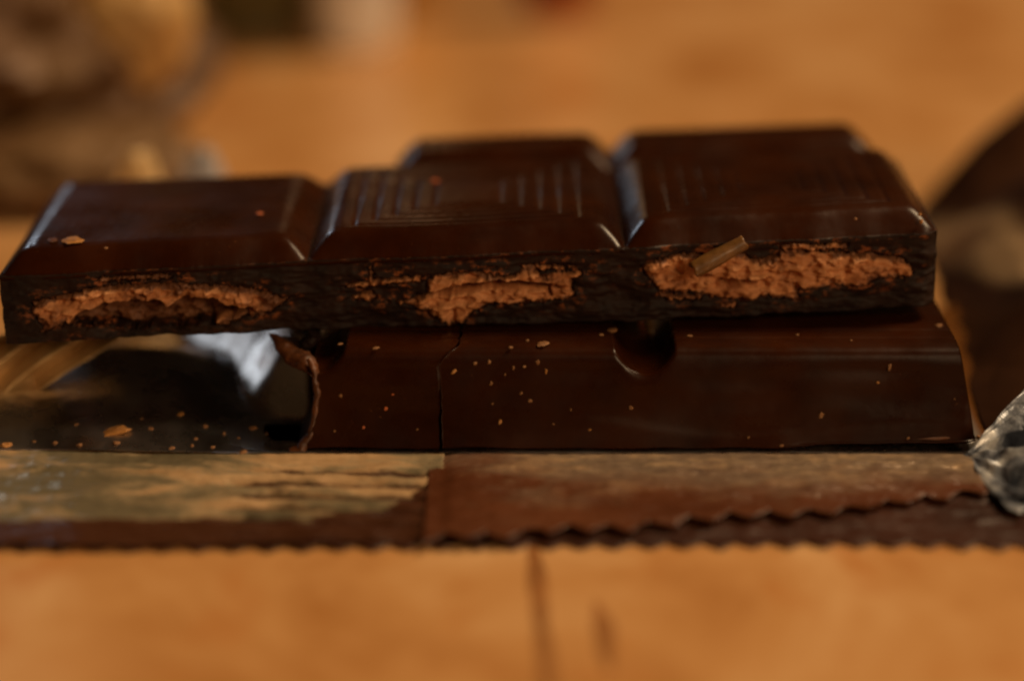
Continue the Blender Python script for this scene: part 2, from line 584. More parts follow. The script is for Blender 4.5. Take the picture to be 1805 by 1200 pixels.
# fillings
for n_f, (a, c, d, isl) in enumerate(fpolys):
    A = np.array(a + [w for q in isl for w in q])
    x0, x1 = A[:, 0].min() - 0.6, A[:, 0].max() + 0.6
    z0, z1 = max(A[:, 1].min() - 0.6, 0.1), min(A[:, 1].max() + 0.6, 6.1)
    nx, nz_ = int((x1 - x0) / 0.10), int((z1 - z0) / 0.10)
    X, Z = np.meshgrid(np.linspace(x0, x1, nx), np.linspace(z0, z1, nz_), indexing='ij')
    m, cv, dd = fill_masks(X, Z)[n_f]
    lumps = 0.34 * fbm(X * 0.6, Z * 1.0, 31 + n_f, 4, 0.42) + 0.40 * sstep(0.10, 0.35, fbm(X * 0.8, Z * 1.4, 3 + n_f, 2, 0.5)) - 0.45 * sstep(0.15, 0.40, fbm(X * 0.7, Z * 1.5, 77 + n_f, 2, 0.5))
    Y = fracture(X, Z) - 0.30 * sstep(0.0, 0.5, m) - lumps * sstep(0, 0.4, m) + 0.9 * (1 - sstep(-0.15, 0.12, m)) \
        + dd * sstep(-0.12, 0.25, cv)
    smear_shade = np.clip((1 - sstep(0.0, 0.55, m)) * 0.8 + sstep(0.0, 0.5, cv) * (0.9 if n_f == 0 else 0.2) + (0.42 if n_f == 0 else 0.12), 0, 1)  # rim smears, plus shade painted into the left pocket and the cavities
    grid_mesh('filling', X, Y, Z, M_fill, upper, keep=(m > -0.22), attr={'smear_shade': smear_shade})

# moulded squares on top
def square(name, x0, x1, yfront, y1, rise, lines, broken=(False, False, False, False), seed=0, parent=upper, skirt=0.35):
    """a bevelled chocolate square; broken = (left, right, front, back) sides without a bevel"""
    nx, ny = 240, 150
    X, T = np.meshgrid(np.linspace(x0, x1, nx), np.linspace(0, 1, ny), indexing='ij')
    yfr = yfront(X) if callable(yfront) else np.full_like(X, yfront)
    Y = yfr + T * (y1 - yfr)
    edge0 = fracture(X, ttop(X)) if callable(yfront) else yfr
    big = 9.0
    dl = np.where(broken[0], big, X - x0)
    dr = np.where(broken[1], big, x1 - X)
    df = np.where(broken[2], big, (Y - yfr) * 1.05)
    db = np.where(broken[3], big, y1 - Y)
    BV = 2.05
    # distance to the nearest edge, the corners rounded
    k = 0.35
    d = -k * np.log(np.exp(-dl / k) + np.exp(-dr / k) + np.exp(-df / k) + np.exp(-db / k))
    d = np.clip(d, 0, None)
    h = rise * (1 - np.clip(1 - d / BV, 0, 1) ** 1.25)
    h = h - 0.10 * np.exp(-((d - BV) / 0.35) ** 2)
    if lines:
        cx, cy = (x0 + x1) / 2, (float(np.mean(yfr)) + y1) / 2
        q = np.minimum(np.minimum(X - x0, x1 - X) - BV - 0.8, (np.minimum(Y - yfr, y1 - Y) - BV - 0.4) * 1.30)
        ph = (q / 1.62) % 1.0
        g = np.exp(-((ph - 0.5) / 0.11) ** 2) * (q > 0) * (q < 8.2)
        fade = 0.75 + 0.5 * noise(X * 0.25, Y * 0.25, seed)
        h = h - 0.17 * g * np.clip(fade, 0.75, 1.2)
    h = h + 0.035 * noise(X * 0.22, Y * 0.3, 20 + seed) + 0.012 * noise(X * 1.4, Y * 1.5, seed)
    Z = 0.02 + 6.15 + 0.0085 * (X + 3) - 0.04 + h
    # skirt so the square is seated in the slab
    Z[0, :] = Z[0, :] - skirt * 0 ; 
    Y = Y + (edge0 - yfr + 0.04) * np.clip(1 - (Y - yfr) / 0.8, 0, 1) ** 2
    V = np.stack([X, Y, Z], -1).reshape(-1, 3).tolist()
    F = grid_faces(nx, ny)
    ring = [i * ny for i in range(nx)] + [(nx - 1) * ny + j for j in range(1, ny)] + \
           [i * ny + ny - 1 for i in range(nx - 2, -1, -1)] + [j for j in range(ny - 2, 0, -1)]
    base = len(V)
    for r in ring:
        p = V[r]
        V.append([p[0], p[1], float(ttop(p[0])) - skirt])
    m = len(ring)
    for i in range(m):
        j = (i + 1) % m
        F.append((ring[i], base + i, base + j, ring[j]))
    F.append(tuple(base + i for i in range(m - 1, -1, -1)))
    return link_mesh(name, V, F, M_choc, parent)


front = lambda x: 0.030 * (x + 3) + 0.55 * noise(x * 0.09, 3.3, 0.0) + 0.25 * noise(x * 0.3, 8.1, 0) + 0.05
G1, G2 = -16.55, 9.35
square('segment', XL + 0.05, G1, front, 21.5, 1.85, False, seed=1)
square('segment', G1 + 0.06, G2, front, 22.5, 1.95, True, seed=2)
square('segment', G2 + 0.06, XR - 0.1, front, 22.5, 1.95, True, seed=3)
square('segment', -10.5, G2 - 0.1, 22.62, 29.1, 1.95, False, (False, False, False, True), seed=4)
square('segment', G2 + 0.1, 33.5, 22.62, 29.1, 1.95, False, (False, False, False, True), seed=5)

# ------------------------------------------------------------------ lower pieces
HL = 8.05


def lower_profile(nv=84):
    P = [(-1.62, 0.0), (-1.55, 0.25), (-1.35, 1.2), (-0.15, 6.95), (-0.02, 7.35), (0.22, 7.68), (0.65, 7.88), (1.3, 7.98), (2.2, 8.02),
         (2.45, 7.92), (2.7, 8.02), (4.0, 8.03), (4.25, 7.93), (4.5, 8.04), (7.0, 8.05), (21.5, 8.05)]
    P = np.array(P)
    L = np.concatenate([[0], np.cumsum(np.hypot(np.diff(P[:, 0]), np.diff(P[:, 1])))])
    t = np.concatenate([np.linspace(0, L[-2], nv - 1), [L[-1]]])
    return np.interp(t, L, P[:, 0]), np.interp(t, L, P[:, 1])


PY, PZ = lower_profile()


def smin(a, b, k):
    h = np.clip(0.5 + 0.5 * (b - a) / k, 0, 1)
    return b + (a - b) * h - k * h * (1 - h)


def lower_part(name, x0f, x1f, parent, org, nx=200, notches=(10.75, -15.9), end=None, caps=(True, True)):
    """front face, bevel and top of the bar between two break lines x0f(z), x1f(z), closed all round"""
    T = np.linspace(0, 1, nx)
    nv = len(PY)
    A, B = x0f(PZ), x1f(PZ)
    X = A[None, :] + T[:, None] * (B - A)[None, :]
    Y = np.repeat(PY[None, :], nx, 0).copy()
    Z = np.repeat(PZ[None, :], nx, 0).copy()
    for n in notches:
        dx = (X - n) / 2.5
        H = HL + 0.6 - 2.75 * np.clip(1 - dx * dx, 0, 1) ** 0.62
        H = np.where(np.abs(dx) >= 1, HL + 0.6, H)
        Z = np.where(np.abs(dx) < 1.0, smin(Z, H, 0.9), Z)
    face = sstep(7.4, 6.0, Z) * (Y < 0.5)
    Y = Y - face * (0.16 * noise(X * 0.11, Z * 0.5, 6) + 0.07 * np.exp(-((Z - 1.5 - 0.7 * np.sin(X * 0.23 + 0.6)) / 0.5) ** 2) * sstep(2, 9, X))
    Z = Z + np.where(PZ[None, :] < 0.3, 0.25 * np.clip(noise(X * 0.18, 2.0, 3.0), -0.2, 1) + 0.45 * sstep(20, 30, X), 0)
    if end is not None:                       # drafted and rounded moulded end
        r = np.clip((X - (end - 1.3)) / 1.3, 0, 1)
        Z = Z - np.where(PZ[None, :] > 7, 1.0 * r ** 3, 0)
        Y = Y + 0.5 * r ** 3
    V = np.stack([X, Y, Z], -1).reshape(-1, 3)
    nbk = len(V)
    V = V.tolist()
    F = grid_faces(nx, nv)
    for i in range(nx):
        V.append([float(X[i, 0]), 21.5, 0.0])
    for i in range(nx - 1):
        a, c = i * nv, (i + 1) * nv
        F.append((a + nv - 1, c + nv - 1, nbk + i + 1, nbk + i))
        F.append((c, a, nbk + i, nbk + i + 1))
    if caps[0]:
        F.append(tuple(range(nv - 1, -1, -1)) + (nbk,))
    e = (nx - 1) * nv
    if caps[1]:
        F.append(tuple(range(e, e + nv)) + (nbk + nx - 1,))
    return link_mesh(name, V, F, M_choc, parent)


Z0 = 0.35
crack_u = [(0.0, 777), (2.0, 776), (5.0, 775), (6.6, 772), (7.2, 778), (7.7, 792), (8.05, 812)]


def crack(z):
    P = np.array([(a, on_y(u, 700, -0.5)[0]) for a, u in crack_u])
    return np.interp(z, P[:, 0], P[:, 1]) + 0.10 * noise(z * 1.4, 0.3, 1)


cst = lambda v: (lambda z: np.full_like(z, v))
low_r = empty('chocolate_piece', (0, 0, Z0), 'long lower chocolate piece with a round notch in its front edge, right of the crack', 'chocolate',
              'lower chocolate pieces on the foil')
END = 37.7
endf = lambda z: END - 0.20 * z
lower_part('segment', lambda z: crack(z) + 0.13, cst(10.75), low_r, 0, 200, caps=(True, False))
lower_part('segment', cst(10.75), endf, low_r, 0, 240, end=END, caps=(False, True))

low_l = empty('chocolate_piece', (0, 0, Z0), 'short lower chocolate piece with jagged broken left end, left of the crack', 'chocolate',
              'lower chocolate pieces on the foil')
left_u = [(0.0, 522), (0.5, 530), (1.3, 547), (2.5, 557), (3.6, 562), (4.6, 562), (5.6, 553), (6.4, 545), (7.2, 540), (7.8, 541), (8.05, 548)]


def left_break(z):
    P = np.array([(a, on_y(u, 700, -0.8)[0]) for a, u in left_u])
    return np.interp(z, P[:, 0], P[:, 1]) + 0.14 * noise(z * 1.6, 4.3, 1)


lower_part('segment', lambda z: left_break(z), lambda z: crack(z) - 0.10, low_l, 0, 160)
# lighter broken rim running up the left end and ending in a pointed shard
def rim_tube(pts, rad, name, parent, mat, seed=0, n=90, k=10, flat=1.0):
    P = np.array(pts, float)
    t = np.linspace(0, len(P) - 1, n)
    C = np.stack([np.interp(t, range(len(P)), P[:, i]) for i in range(3)], 1)
    # soften the polyline
    for _ in range(6):
        C[1:-1] = (C[:-2] + 2 * C[1:-1] + C[2:]) / 4
    R = np.interp(t, range(len(P)), rad)
    ang = np.linspace(0, 2 * math.pi, k, endpoint=False)
    T = np.gradient(C, axis=0)
    T /= np.linalg.norm(T, axis=1)[:, None]
    V, F = [], []
    for i in range(n):
        a = np.cross(T[i], (0.1, 1.0, 0.2)); a /= np.linalg.norm(a)
        c = np.cross(T[i], a)
        for q in ang:
            rr = R[i] * (1 + 0.45 * float(noise(C[i][0] * 1.7 + math.cos(q), C[i][2] * 1.7 + math.sin(q), seed)))
            V.append(C[i] + a * math.cos(q) * rr + c * math.sin(q) * rr * flat)
    for i in range(n - 1):
        for j in range(k):
            a0, a1 = i * k + j, i * k + (j + 1) % k
            F.append((a0, a0 + k, a1 + k, a1))
    F.append(tuple(range(k)))
    F.append(tuple(range((n - 1) * k + k - 1, (n - 1) * k - 1, -1)))
    return link_mesh(name, V, F, mat, parent)


def Lp(u, v, y):
    P = on_y(u, v, y)
    return (P[0], P[1], P[2] - Z0)


rim_tube([Lp(512, 798, -1.5), Lp(530, 790, -1.4), Lp(548, 765, -1.0), Lp(556, 730, -0.7), Lp(560, 690, -0.3), Lp(556, 655, 0.1), Lp(545, 632, 0.6)],
         [0.30, 0.42, 0.30, 0.26, 0.34, 0.30, 0.22], 'broken_rim', low_l, M_rim, 3, flat=1.6)
rim_tube([Lp(474, 588, 5.5), Lp(484, 594, 5.0), Lp(502, 612, 4.0), Lp(520, 630, 3.0), Lp(540, 640, 1.6), Lp(553, 655, 0.6)],
         [0.05, 0.26, 0.55, 0.62, 0.62, 0.3], 'broken_shard', low_l, M_rim, 8, flat=1.5)
rim_tube([Lp(498, 594, 5.2), Lp(515, 604, 5.2), Lp(532, 612, 5.0), Lp(548, 600, 5.0), Lp(556, 585, 5.0)],
         [0.15, 0.3, 0.5, 0.6, 0.55], 'broken_shard', low_l, M_frac, 11, flat=1.5)

# ------------------------------------------------------------------ the opened wrapper under the chocolate
wrap = empty('foil_wrapper', (0, 0, 0), 'opened chocolate wrapper lying under the pieces, its foil inside smeared with cream and painted with highlights', 'wrapper')

# floor of foil: flat under the bars, curving up behind the overhang on the left
dome_px = [(-260, 640), (-60, 628), (60, 622), (185, 616), (250, 615), (320, 622), (380, 642), (440, 668), (500, 690), (545, 694)]
HUMP_Y = 13.0
DP = np.array([on_y(u, w, HUMP_Y) for u, w in dome_px])
nx, ny = 300, 220
X, Y = np.meshgrid(np.linspace(-60, 46, nx), np.linspace(-4.6, 56, ny), indexing='ij')
crest = np.interp(X, DP[:, 0], DP[:, 2])
for _ in range(4):
    crest[1:-1] = (crest[:-2] + 2 * crest[1:-1] + crest[2:]) / 4
t = np.clip((Y + 1.5) / (HUMP_Y + 1.5), 0, 1)
shape = np.where(Y < HUMP_Y, 1.06 * t - 0.06 * t ** 6, 1.0) * sstep(HUMP_Y + 9, HUMP_Y + 0.5, Y)
left = sstep(-15.5, -17.5, X)
far = np.clip(Y - (26.5 + 0.8 * noise(X * 0.2, 4.4, 1)), 0, 60)
wall = 0.25 * (np.sqrt(far ** 2 + 2.0) - 1.41)
wall = wall / (1 + (wall / 9.0) ** 2) ** 0.5
folds = 0.9 * ridged(X * 0.10 + Y * 0.05, Y * 0.025, 3.3, 3) * sstep(0.5, 6, far)
Z = 0.12 + left * (crest * shape + wall + folds) + 0.05 * fbm(X * 0.12, Y * 0.12, 5.0, 3)
Z = Z + 1.15 * sstep(-1.9, -4.6, Y) ** 1.3 * sstep(-60, -20, X) + 0.9 * sstep(-1.9, -4.6, Y) * sstep(-20, -45, X)
Z = Z + 1.6 * sstep(38.5, 46, X) * sstep(-4, 6, Y)
pl_ = 1.34 * (X + 23.4) + 0.59 * (Y - 9) + 0.5 * noise(X * 0.25, Y * 0.2, 2) + 0.35 * np.abs(noise(X * 0.5 + Y * 0.3, Y * 0.12, 8))
rise = 0.5 * np.log1p(np.exp(np.clip(pl_, -30, 30) / 0.5))
Z = np.maximum(Z, np.minimum(rise, 7.3) * sstep(4.5, 8.5, Y) * left)
FXg, FYg, FZg = X[:, 0].copy(), Y[0, :].copy(), Z.copy()


def foil_z(x, y):
    i, j = int(np.argmin(np.abs(FXg - x))), int(np.argmin(np.abs(FYg - y)))
    return float(FZg[i, j])


lim = 18 + 13 * sstep(-43.5, -37.5, X) + 2.0 * noise(X * 0.25, 1, 6)
grid_mesh('foil_lining', X, Y, Z, M_foil, wrap, keep=(Y < lim), attr={'residue': np.zeros_like(X), 'brown': sstep(37.5, 39.0, X)})  # brown carries the painted warm reflection at the right end


# a fold of the foil leaning up under the left end of the overhang
nx, ny = 90, 50
U, W = np.meshgrid(np.linspace(0, 1, nx), np.linspace(0, 1, ny), indexing='ij')
lo, hi = np.array([(x, 712.0) for x in np.linspace(-140, 40, nx)]), np.array([(x, 585.0 - 4 * k) for k, x in enumerate(np.linspace(-60, 215, nx) * 1.0)])
PX = lo[:, None, 0] + (hi[:, None, 0] - lo[:, None, 0]) * W ** 1.1
PV = 706 + (592 - 706) * W + 8 * np.sin(U * 9) * W * (1 - W)
FX, FY, FZ = np.zeros_like(U), np.zeros_like(U), np.zeros_like(U)
for i in range(nx):
    for j in range(ny):
        q = on_y(PX[i, j], PV[i, j], 7.0 + 3.0 * W[i, j])
        FX[i, j], FY[i, j], FZ[i, j] = q
pleat = np.abs(((U * 3.4 + 0.15 * np.sin(W * 3)) % 1.0) - 0.5) * 2
FY = FY + 1.9 * (pleat - 0.5) + 0.3 * noise(U * 6, W * 3, 4)
M_fold, nt, b = new_mat('beige_foil')
v = coords(nt)
nt.links.new(ramp(nt, nz(nt, coords(nt, (1, 0.3, 0.3)), 140, 4), [(0.35, (0.34, 0.17, 0.05)), (0.65, (0.66, 0.44, 0.20))]), b.inputs['Base Color'])
b.inputs['Metallic'].default_value = 0.35
b.inputs['Roughness'].default_value = 0.38
bump(nt, b, nz(nt, v, 300, 3), 0.2, 0.4)
grid_mesh('foil_fold', FX, FY, FZ, M_fold, wrap, thick=0.06, flip=True)


def ridge_line(x):
    """fold that stands in front of the chocolate: y and z of its crest"""
    y = -4.65 + 0.10 * noise(x * 0.15, 1.7, 2)
    z = 1.22 + 0.06 * noise(x * 0.2, 5.1, 2) + 0.28 * sstep(-28, -40, x) + 0.05 * noise(x * 1.1, 5.1, 2)
    return y, z


def flap(name, x0, x1, edge_px, mat, lift, nx=420, ny=70, wrinkle=None, band=None, lowf=None, teeth=None, drop=0.0, sink=0.0):
    xs_ = np.linspace(x0, x1, nx)
    t = np.linspace(0, 1, ny)
    X, T = np.meshgrid(xs_, t, indexing='ij')
    ry, rz = ridge_line(X)
    E = np.array([on_z(u, w, lift) for u, w in edge_px])
    ye = np.interp(X, E[:, 0], E[:, 1])
    if teeth:
        per, amp, ph = teeth
        per_x = X + 0.25 * noise(X * 0.2, 9, 9)
        saw = np.abs(((per_x + ph) / per) % 1.0 - 0.5) * 2
        ye = ye - amp * saw ** 0.9 * (1 + 0.4 * noise(X * 0.35, 3, 3)) + amp * 0.5
    if wrinkle is not None:
        X = X + 0.6 * fbm(T * 4, 3.3, 1.0, 3) * sstep(x1 - 2.5, x1, X)
    Y = ry + T * (ye - ry)
    Z = rz - drop + (lift - rz + drop) * (T ** 0.55)
    Z = Z + (0.10 * fbm(X * 0.22, Y * 0.3, 14.0, 4) + 0.16 * (ridged(X * 0.20 + Y * 0.35, Y * 0.55 - X * 0.05, 5.0, 3) - 0.6)) * sstep(0, 0.2, T)
    if wrinkle is not None:
        Z = Z + wrinkle(X, Y, T)
    Z = Z - sink * sstep(x0 + 2.2, x0 + 0.8, X)
    Z = np.maximum(Z, 0.10)
    at = {}
    at['band'] = band(X, T) if band else np.zeros_like(X)
    at['low'] = lowf(X, T) if lowf else np.zeros_like(X)
    at['crease_shade'] = creases(X, Y, T) if wrinkle else np.zeros_like(X)
    return grid_mesh(name, X, Y, Z, mat, wrap, flip=True, attr=at, thick=0.06)


XE = on_z(775, 870, 1.0)[0]


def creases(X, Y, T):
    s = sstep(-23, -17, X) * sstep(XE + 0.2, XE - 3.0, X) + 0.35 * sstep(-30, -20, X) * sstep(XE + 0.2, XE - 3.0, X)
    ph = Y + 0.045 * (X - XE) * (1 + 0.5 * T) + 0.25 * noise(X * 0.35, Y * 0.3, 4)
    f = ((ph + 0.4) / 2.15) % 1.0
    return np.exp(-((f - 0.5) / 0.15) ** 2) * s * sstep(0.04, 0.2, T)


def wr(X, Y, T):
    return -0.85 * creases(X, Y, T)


flap('smear_glare_flap', -47, XE, [(-40, 958), (200, 962), (500, 955), (700, 950), (775, 944)], M_smear_glare, 0.55,
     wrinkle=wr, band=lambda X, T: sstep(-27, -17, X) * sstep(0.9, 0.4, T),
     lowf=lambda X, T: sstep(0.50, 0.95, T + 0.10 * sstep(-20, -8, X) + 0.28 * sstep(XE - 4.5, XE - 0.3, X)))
flap('brown_flap', XE - 1.0, 36.5, [(740, 950), (775, 948), (800, 945), (880, 946), (950, 932), (1100, 928), (1300, 908), (1460, 900), (1640, 876), (1760, 862)], M_film, 0.95,
     band=lambda X, T: np.clip(1.0 - 0.95 * T, 0, 1) * (0.45 + 0.50 * sstep(-2, 10, X)), teeth=(3.05, 1.15, 0.4), sink=0.16)
flap('seal_strip', -48, 46, [(-60, 968), (300, 968), (775, 965), (1100, 962), (1500, 960), (1860, 966)], M_seal, 0.16, nx=700,
     teeth=(2.55, 0.95, 0.0), drop=0.35)

# crumpled silver corner at the right, standing up beside the bar
def crumple(name, cx, cy, z0, rx, ry, h, mat, seed, nx=90, ny=90, amp=1.0, parent=wrap, lean=(0, 0), freq=0.35, shade=True):
    U, W = np.meshgrid(np.linspace(-1, 1, nx), np.linspace(-1, 1, ny), indexing='ij')
    r2 = np.clip(U ** 2 + W ** 2, 0, 2)
    X = cx + rx * U + lean[0] * (1 - r2 / 2)
    Y = cy + ry * W + lean[1] * (1 - r2 / 2)
    Z = z0 + h * np.clip(1 - r2 * 0.75, -0.2, 1)
    w = ridged(X * freq, Y * freq, seed, 4)
    w2 = ridged(X * freq + 31, Y * freq + 7, seed + 5, 4)
    Z = Z + amp * w * sstep(1.4, 0.5, r2)
    X = X + amp * 0.8 * w2
    Y = Y + amp * 0.8 * ridged(X * freq, Y * freq + 50, seed + 9, 3)
    Z = np.maximum(Z, 0.10 + 0.05 * np.abs(w2))
    return grid_mesh(name, X, Y, Z, mat, parent, smooth=shade, thick=0.08)


M_silver, nt, b = new_mat('silver_foil')
v = coords(nt)
nt.links.new(ramp(nt, nz(nt, v, 115, 5, 0.62, 1.2), [(0.40, (0.03, 0.035, 0.05)), (0.5, (0.30, 0.32, 0.37)), (0.60, (0.76, 0.75, 0.74))]), b.inputs['Base Color'])
b.inputs['Metallic'].default_value = 0.45
b.inputs['Roughness'].default_value = 0.40
bump(nt, b, nz(nt, v, 320, 4, 0.6), 0.6, 0.6)
nx, ny = 120, 120
A_, B_ = np.meshgrid(np.linspace(0, 1, nx), np.linspace(0, 1, ny), indexing='ij')   # along the fan, out from the knot
ang = math.radians(-105) + A_ * math.radians(190)
pl = np.abs(((A_ * 6.3 + 0.35 * np.sin(B_ * 4) + 0.2 * noise(A_ * 5, B_ * 3, 2)) % 1.0) - 0.5) * 2
rad_ = B_ * (12.0 + 2.5 * noise(A_ * 6, 3, 3))
X = 36.0 + rad_ * (0.12 + 0.80 * sstep(0.0, 0.65, A_)) + 0.4 * noise(A_ * 8, B_ * 5, 6)
Y = -4.8 + rad_ * np.sin(ang) * 0.85 + 1.4 * (pl - 0.5) * B_
Z = 0.9 + (7.4 * A_ ** 1.2) * B_ ** 0.9 * sstep(-0.05, 0.45, A_) - 0.75 * B_ * (1 - sstep(0, 0.4, A_)) + 1.7 * (pl - 0.4) * B_ + 0.25 * noise(A_ * 9, B_ * 9, 1)
Z = np.maximum(Z, 0.95 + 0.25 * pl)
grid_mesh('crumpled_corner', X, Y, Z, M_silver, wrap, smooth=True, thick=0.06)

# right end of the wrapper curling up beside and behind the bar, dark printed side out
nx, ny = 130, 160
T, Yp = np.meshgrid(np.linspace(0, 1, nx), np.linspace(2, 62, ny), indexing='ij')
bx = 38.9 + 0.075 * (Yp - 5)
X = bx + 24 * T + 0.6 * ridged(T * 2, Yp * 0.06, 2.0, 2)
crest = 5.5 + 0.14 * (Yp - 5)
Z = 0.15 + crest * (1 - (1 - np.clip(T * 1.5, 0, 1)) ** 1.7) * (0.85 + 0.15 * np.cos(Yp * 0.3)) + 0.7 * ridged(T * 2.0 + 4, Yp * 0.06, 6.0, 2) * sstep(0, 0.25, T)
Z = Z * sstep(1.15, 0.75, T) + 0.1
Z = np.maximum(Z, 0.12)
M_end, nt, b = new_mat('curled_end_print')
v = coords(nt)
fac = math_n(nt, 'ADD', attr_n(nt, 'silver'), math_n(nt, 'MULTIPLY', math_n(nt, 'SUBTRACT', nz(nt, v, 70, 4, 0.6, 0.4), 0.5), 0.7))
sil = ramp(nt, fac, [(0.30, (0, 0, 0)), (0.85, (1, 1, 1))])
dark = ramp(nt, nz(nt, v, 60, 4), [(0.35, (0.026, 0.007, 0.0015)), (0.6, (0.055, 0.018, 0.004)), (0.74, (0.12, 0.045, 0.009))])
nt.links.new(mixc(nt, sil, dark, (0.36, 0.24, 0.13)), b.inputs['Base Color'])
nt.links.new(math_n(nt, 'MULTIPLY', sil, 0.2), b.inputs['Metallic'])
b.inputs['Roughness'].default_value = 0.85
b.inputs['Specular IOR Level'].default_value = 0.12
bump(nt, b, nz(nt, v, 130, 3), 0.3, 0.3)
silv = 1.0 * np.exp(-((Yp - (52 - 70 * T)) / 9.5) ** 2)
grid_mesh('curled_end', X, Yp, Z, M_end, wrap, attr={'silver': silv}, thick=0.08)

# tips of the foil's far edge peeping over the left square
def tip(u, v, y, w, h, mat, seed):
    P = on_y(u, v, y)
    nx, ny = 24, 30
    U, W = np.meshgrid(np.linspace(-1, 1, nx), np.linspace(0, 1, ny), indexing='ij')
    half = w * (1.5 - 1.2 * W ** 1.5)
    X = P[0] + half * U + 0.6 * noise(U * 2, W * 3, seed)
    Z = P[2] - h * (1 - W)
    Z = np.maximum(Z, 0.4)
    Yv = y + 5 * (1 - W) ** 2 * -1.0 + 1.0 * np.abs(U) + 0.6 * ridged(U * 1.4, W * 2, seed, 2)
    grid_mesh('foil_tip', X, Yv, Z, mat, wrap, thick=0.08)


M_tipw = plain('warm_glint_foil', (0.85, 0.56, 0.27), 0.4, 0.0, 200, 0.3, 0.2)  # warm highlight on the foil painted into its colour
tip(240, 272, 46, 3.2, 14, M_tipw, 4.0)
M_tipc = plain('cool_glint_foil', (0.46, 0.46, 0.50), 0.4, 0.0, 200, 0.3, 0.2)  # bluish highlight painted into the same foil
tip(352, 268, 50, 3.4, 14, M_tipc, 7.0)

# ------------------------------------------------------------------ things at the back
cw = empty('crumpled_wrapper', (-52, 92, 0), 'crumpled beige and brown wrapper lying out of focus at the back left', 'wrapper')


def wad(name, c, r, seed, mat, parent, amp=0.30):
    n, k = 72, 44
    TH, PH = np.meshgrid(np.linspace(0, 2 * math.pi, n), np.linspace(0.02, math.pi - 0.02, k), indexing='ij')
    dx, dy, dz = np.sin(PH) * np.cos(TH), np.sin(PH) * np.sin(TH), np.cos(PH)
    s = 1 + amp * ridged(dx * 1.3 + seed, dy * 1.3, dz * 1.3, 4) - 0.1
    X, Y, Z = c[0] + r[0] * dx * s, c[1] + r[1] * dy * s, np.maximum(c[2] + r[2] * dz * s, 0.2)
    return grid_mesh(name, X, Y, Z, mat, parent, flip=True, smooth=False)


wad('crumpled_sheet', (-10, 2, 11), (22, 22, 15), 2.0, M_print, cw, 0.22)
wad('crumpled_sheet', (2, -22, 3), (15, 11, 5), 4.0, M_print, cw, 0.14)
M_beige = plain('beige_panel', (0.55, 0.33, 0.12), 0.45, 0.1, 90, 0.35, 0.3)
wad('printed_panel', (7.5, -8, 17), (7.5, 7, 8.5), 6.0, M_beige, cw, 0.12)

# flat dish, cup, jar and bottle whose feet just enter the top of the frame
def lathe(name, prof, mat, parent, n=64):
    P = np.array(prof, float)
    V, F = [], []
    for i in range(n):
        a = 2 * math.pi * i / n
        for r, z in P:
            V.append((r * math.cos(a), r * math.sin(a), z))
    m = len(P)
    for i in range(n):
        for j in range(m - 1):
            a, c = i * m + j, ((i + 1) % n) * m + j
            F.append((a, c, c + 1, a + 1))
    return link_mesh(name, V, F, mat, parent)


M_dish = plain('dark_glaze', (0.095, 0.075, 0.028), 0.35, 0, 60, 0.3, 0)
M_white = plain('pale_glaze', (0.80, 0.80, 0.78), 0.3, 0, 60, 0.08, 0)
M_amber = plain('amber', (0.45, 0.20, 0.01), 0.25, 0, 60, 0.2, 0)
M_redj = plain('red_brown', (0.28, 0.055, 0.008), 0.3, 0, 60, 0.25, 0)

p = on_z(415, 80, 0)
dish = empty('dish', (p[0], p[1] + 12, 0), 'dark olive dish standing blurred at the top left edge of the table', 'dish')
lathe('bowl', [(0, 0.3), (11, 0.3), (12.6, 1.5), (14, 9), (22, 26), (23, 27), (21.8, 26.6), (13, 10), (11, 3.5), (0, 3.0)], M_dish, dish)
lathe('foot_ring', [(9.5, 0), (11.8, 0), (12.2, 1.3), (9.5, 1.3)], M_dish, dish)
p = on_z(622, 98, 0)
cup = empty('cup', (p[0], p[1] + 6, 0), 'pale cup standing blurred beside the olive dish at the back', 'cup')
lathe('body', [(0, 0.3), (5, 0.0), (5.8, 1), (7, 25), (7.8, 60), (8.1, 62), (7.5, 61), (6.2, 25), (5, 4), (0, 4)], M_white, cup)
rim_tube([(7.2, 0, 48), (12, 0, 46), (14, 0, 38), (11.5, 0, 29), (6.6, 0, 26)], [1.4] * 5, 'handle', cup, M_white, 0, 50, 12).rotation_euler = (0, 0, math.radians(70))
p = on_z(705, 12, 0)
bot = empty('bottle', (p[0], p[1] + 6, 0), 'small amber bottle standing blurred just right of the pale cup', 'bottle')
lathe('body', [(0, 0), (5, 0), (6, 1), (6, 34), (5, 40), (2.6, 44), (2.6, 50), (0, 50)], M_amber, bot)
lathe('cap', [(0, 56.5), (3.2, 56.5), (3.4, 56), (3.4, 49), (2.7, 49)], M_white, bot)
p = on_z(985, 40, 0)
jar = empty('jar', (p[0], p[1] + 5.5, 0), 'small red-brown jar standing blurred at the back right of the bottle', 'jar')
lathe('body', [(0, 0), (4.5, 0), (5.5, 0.8), (5.8, 14), (5.8, 24), (4.6, 27), (4.6, 29), (0, 29)], M_redj, jar)
lathe('lid', [(0, 34), (5.0, 34), (5.3, 33.5), (5.3, 28), (4.7, 28)], M_amber, jar)

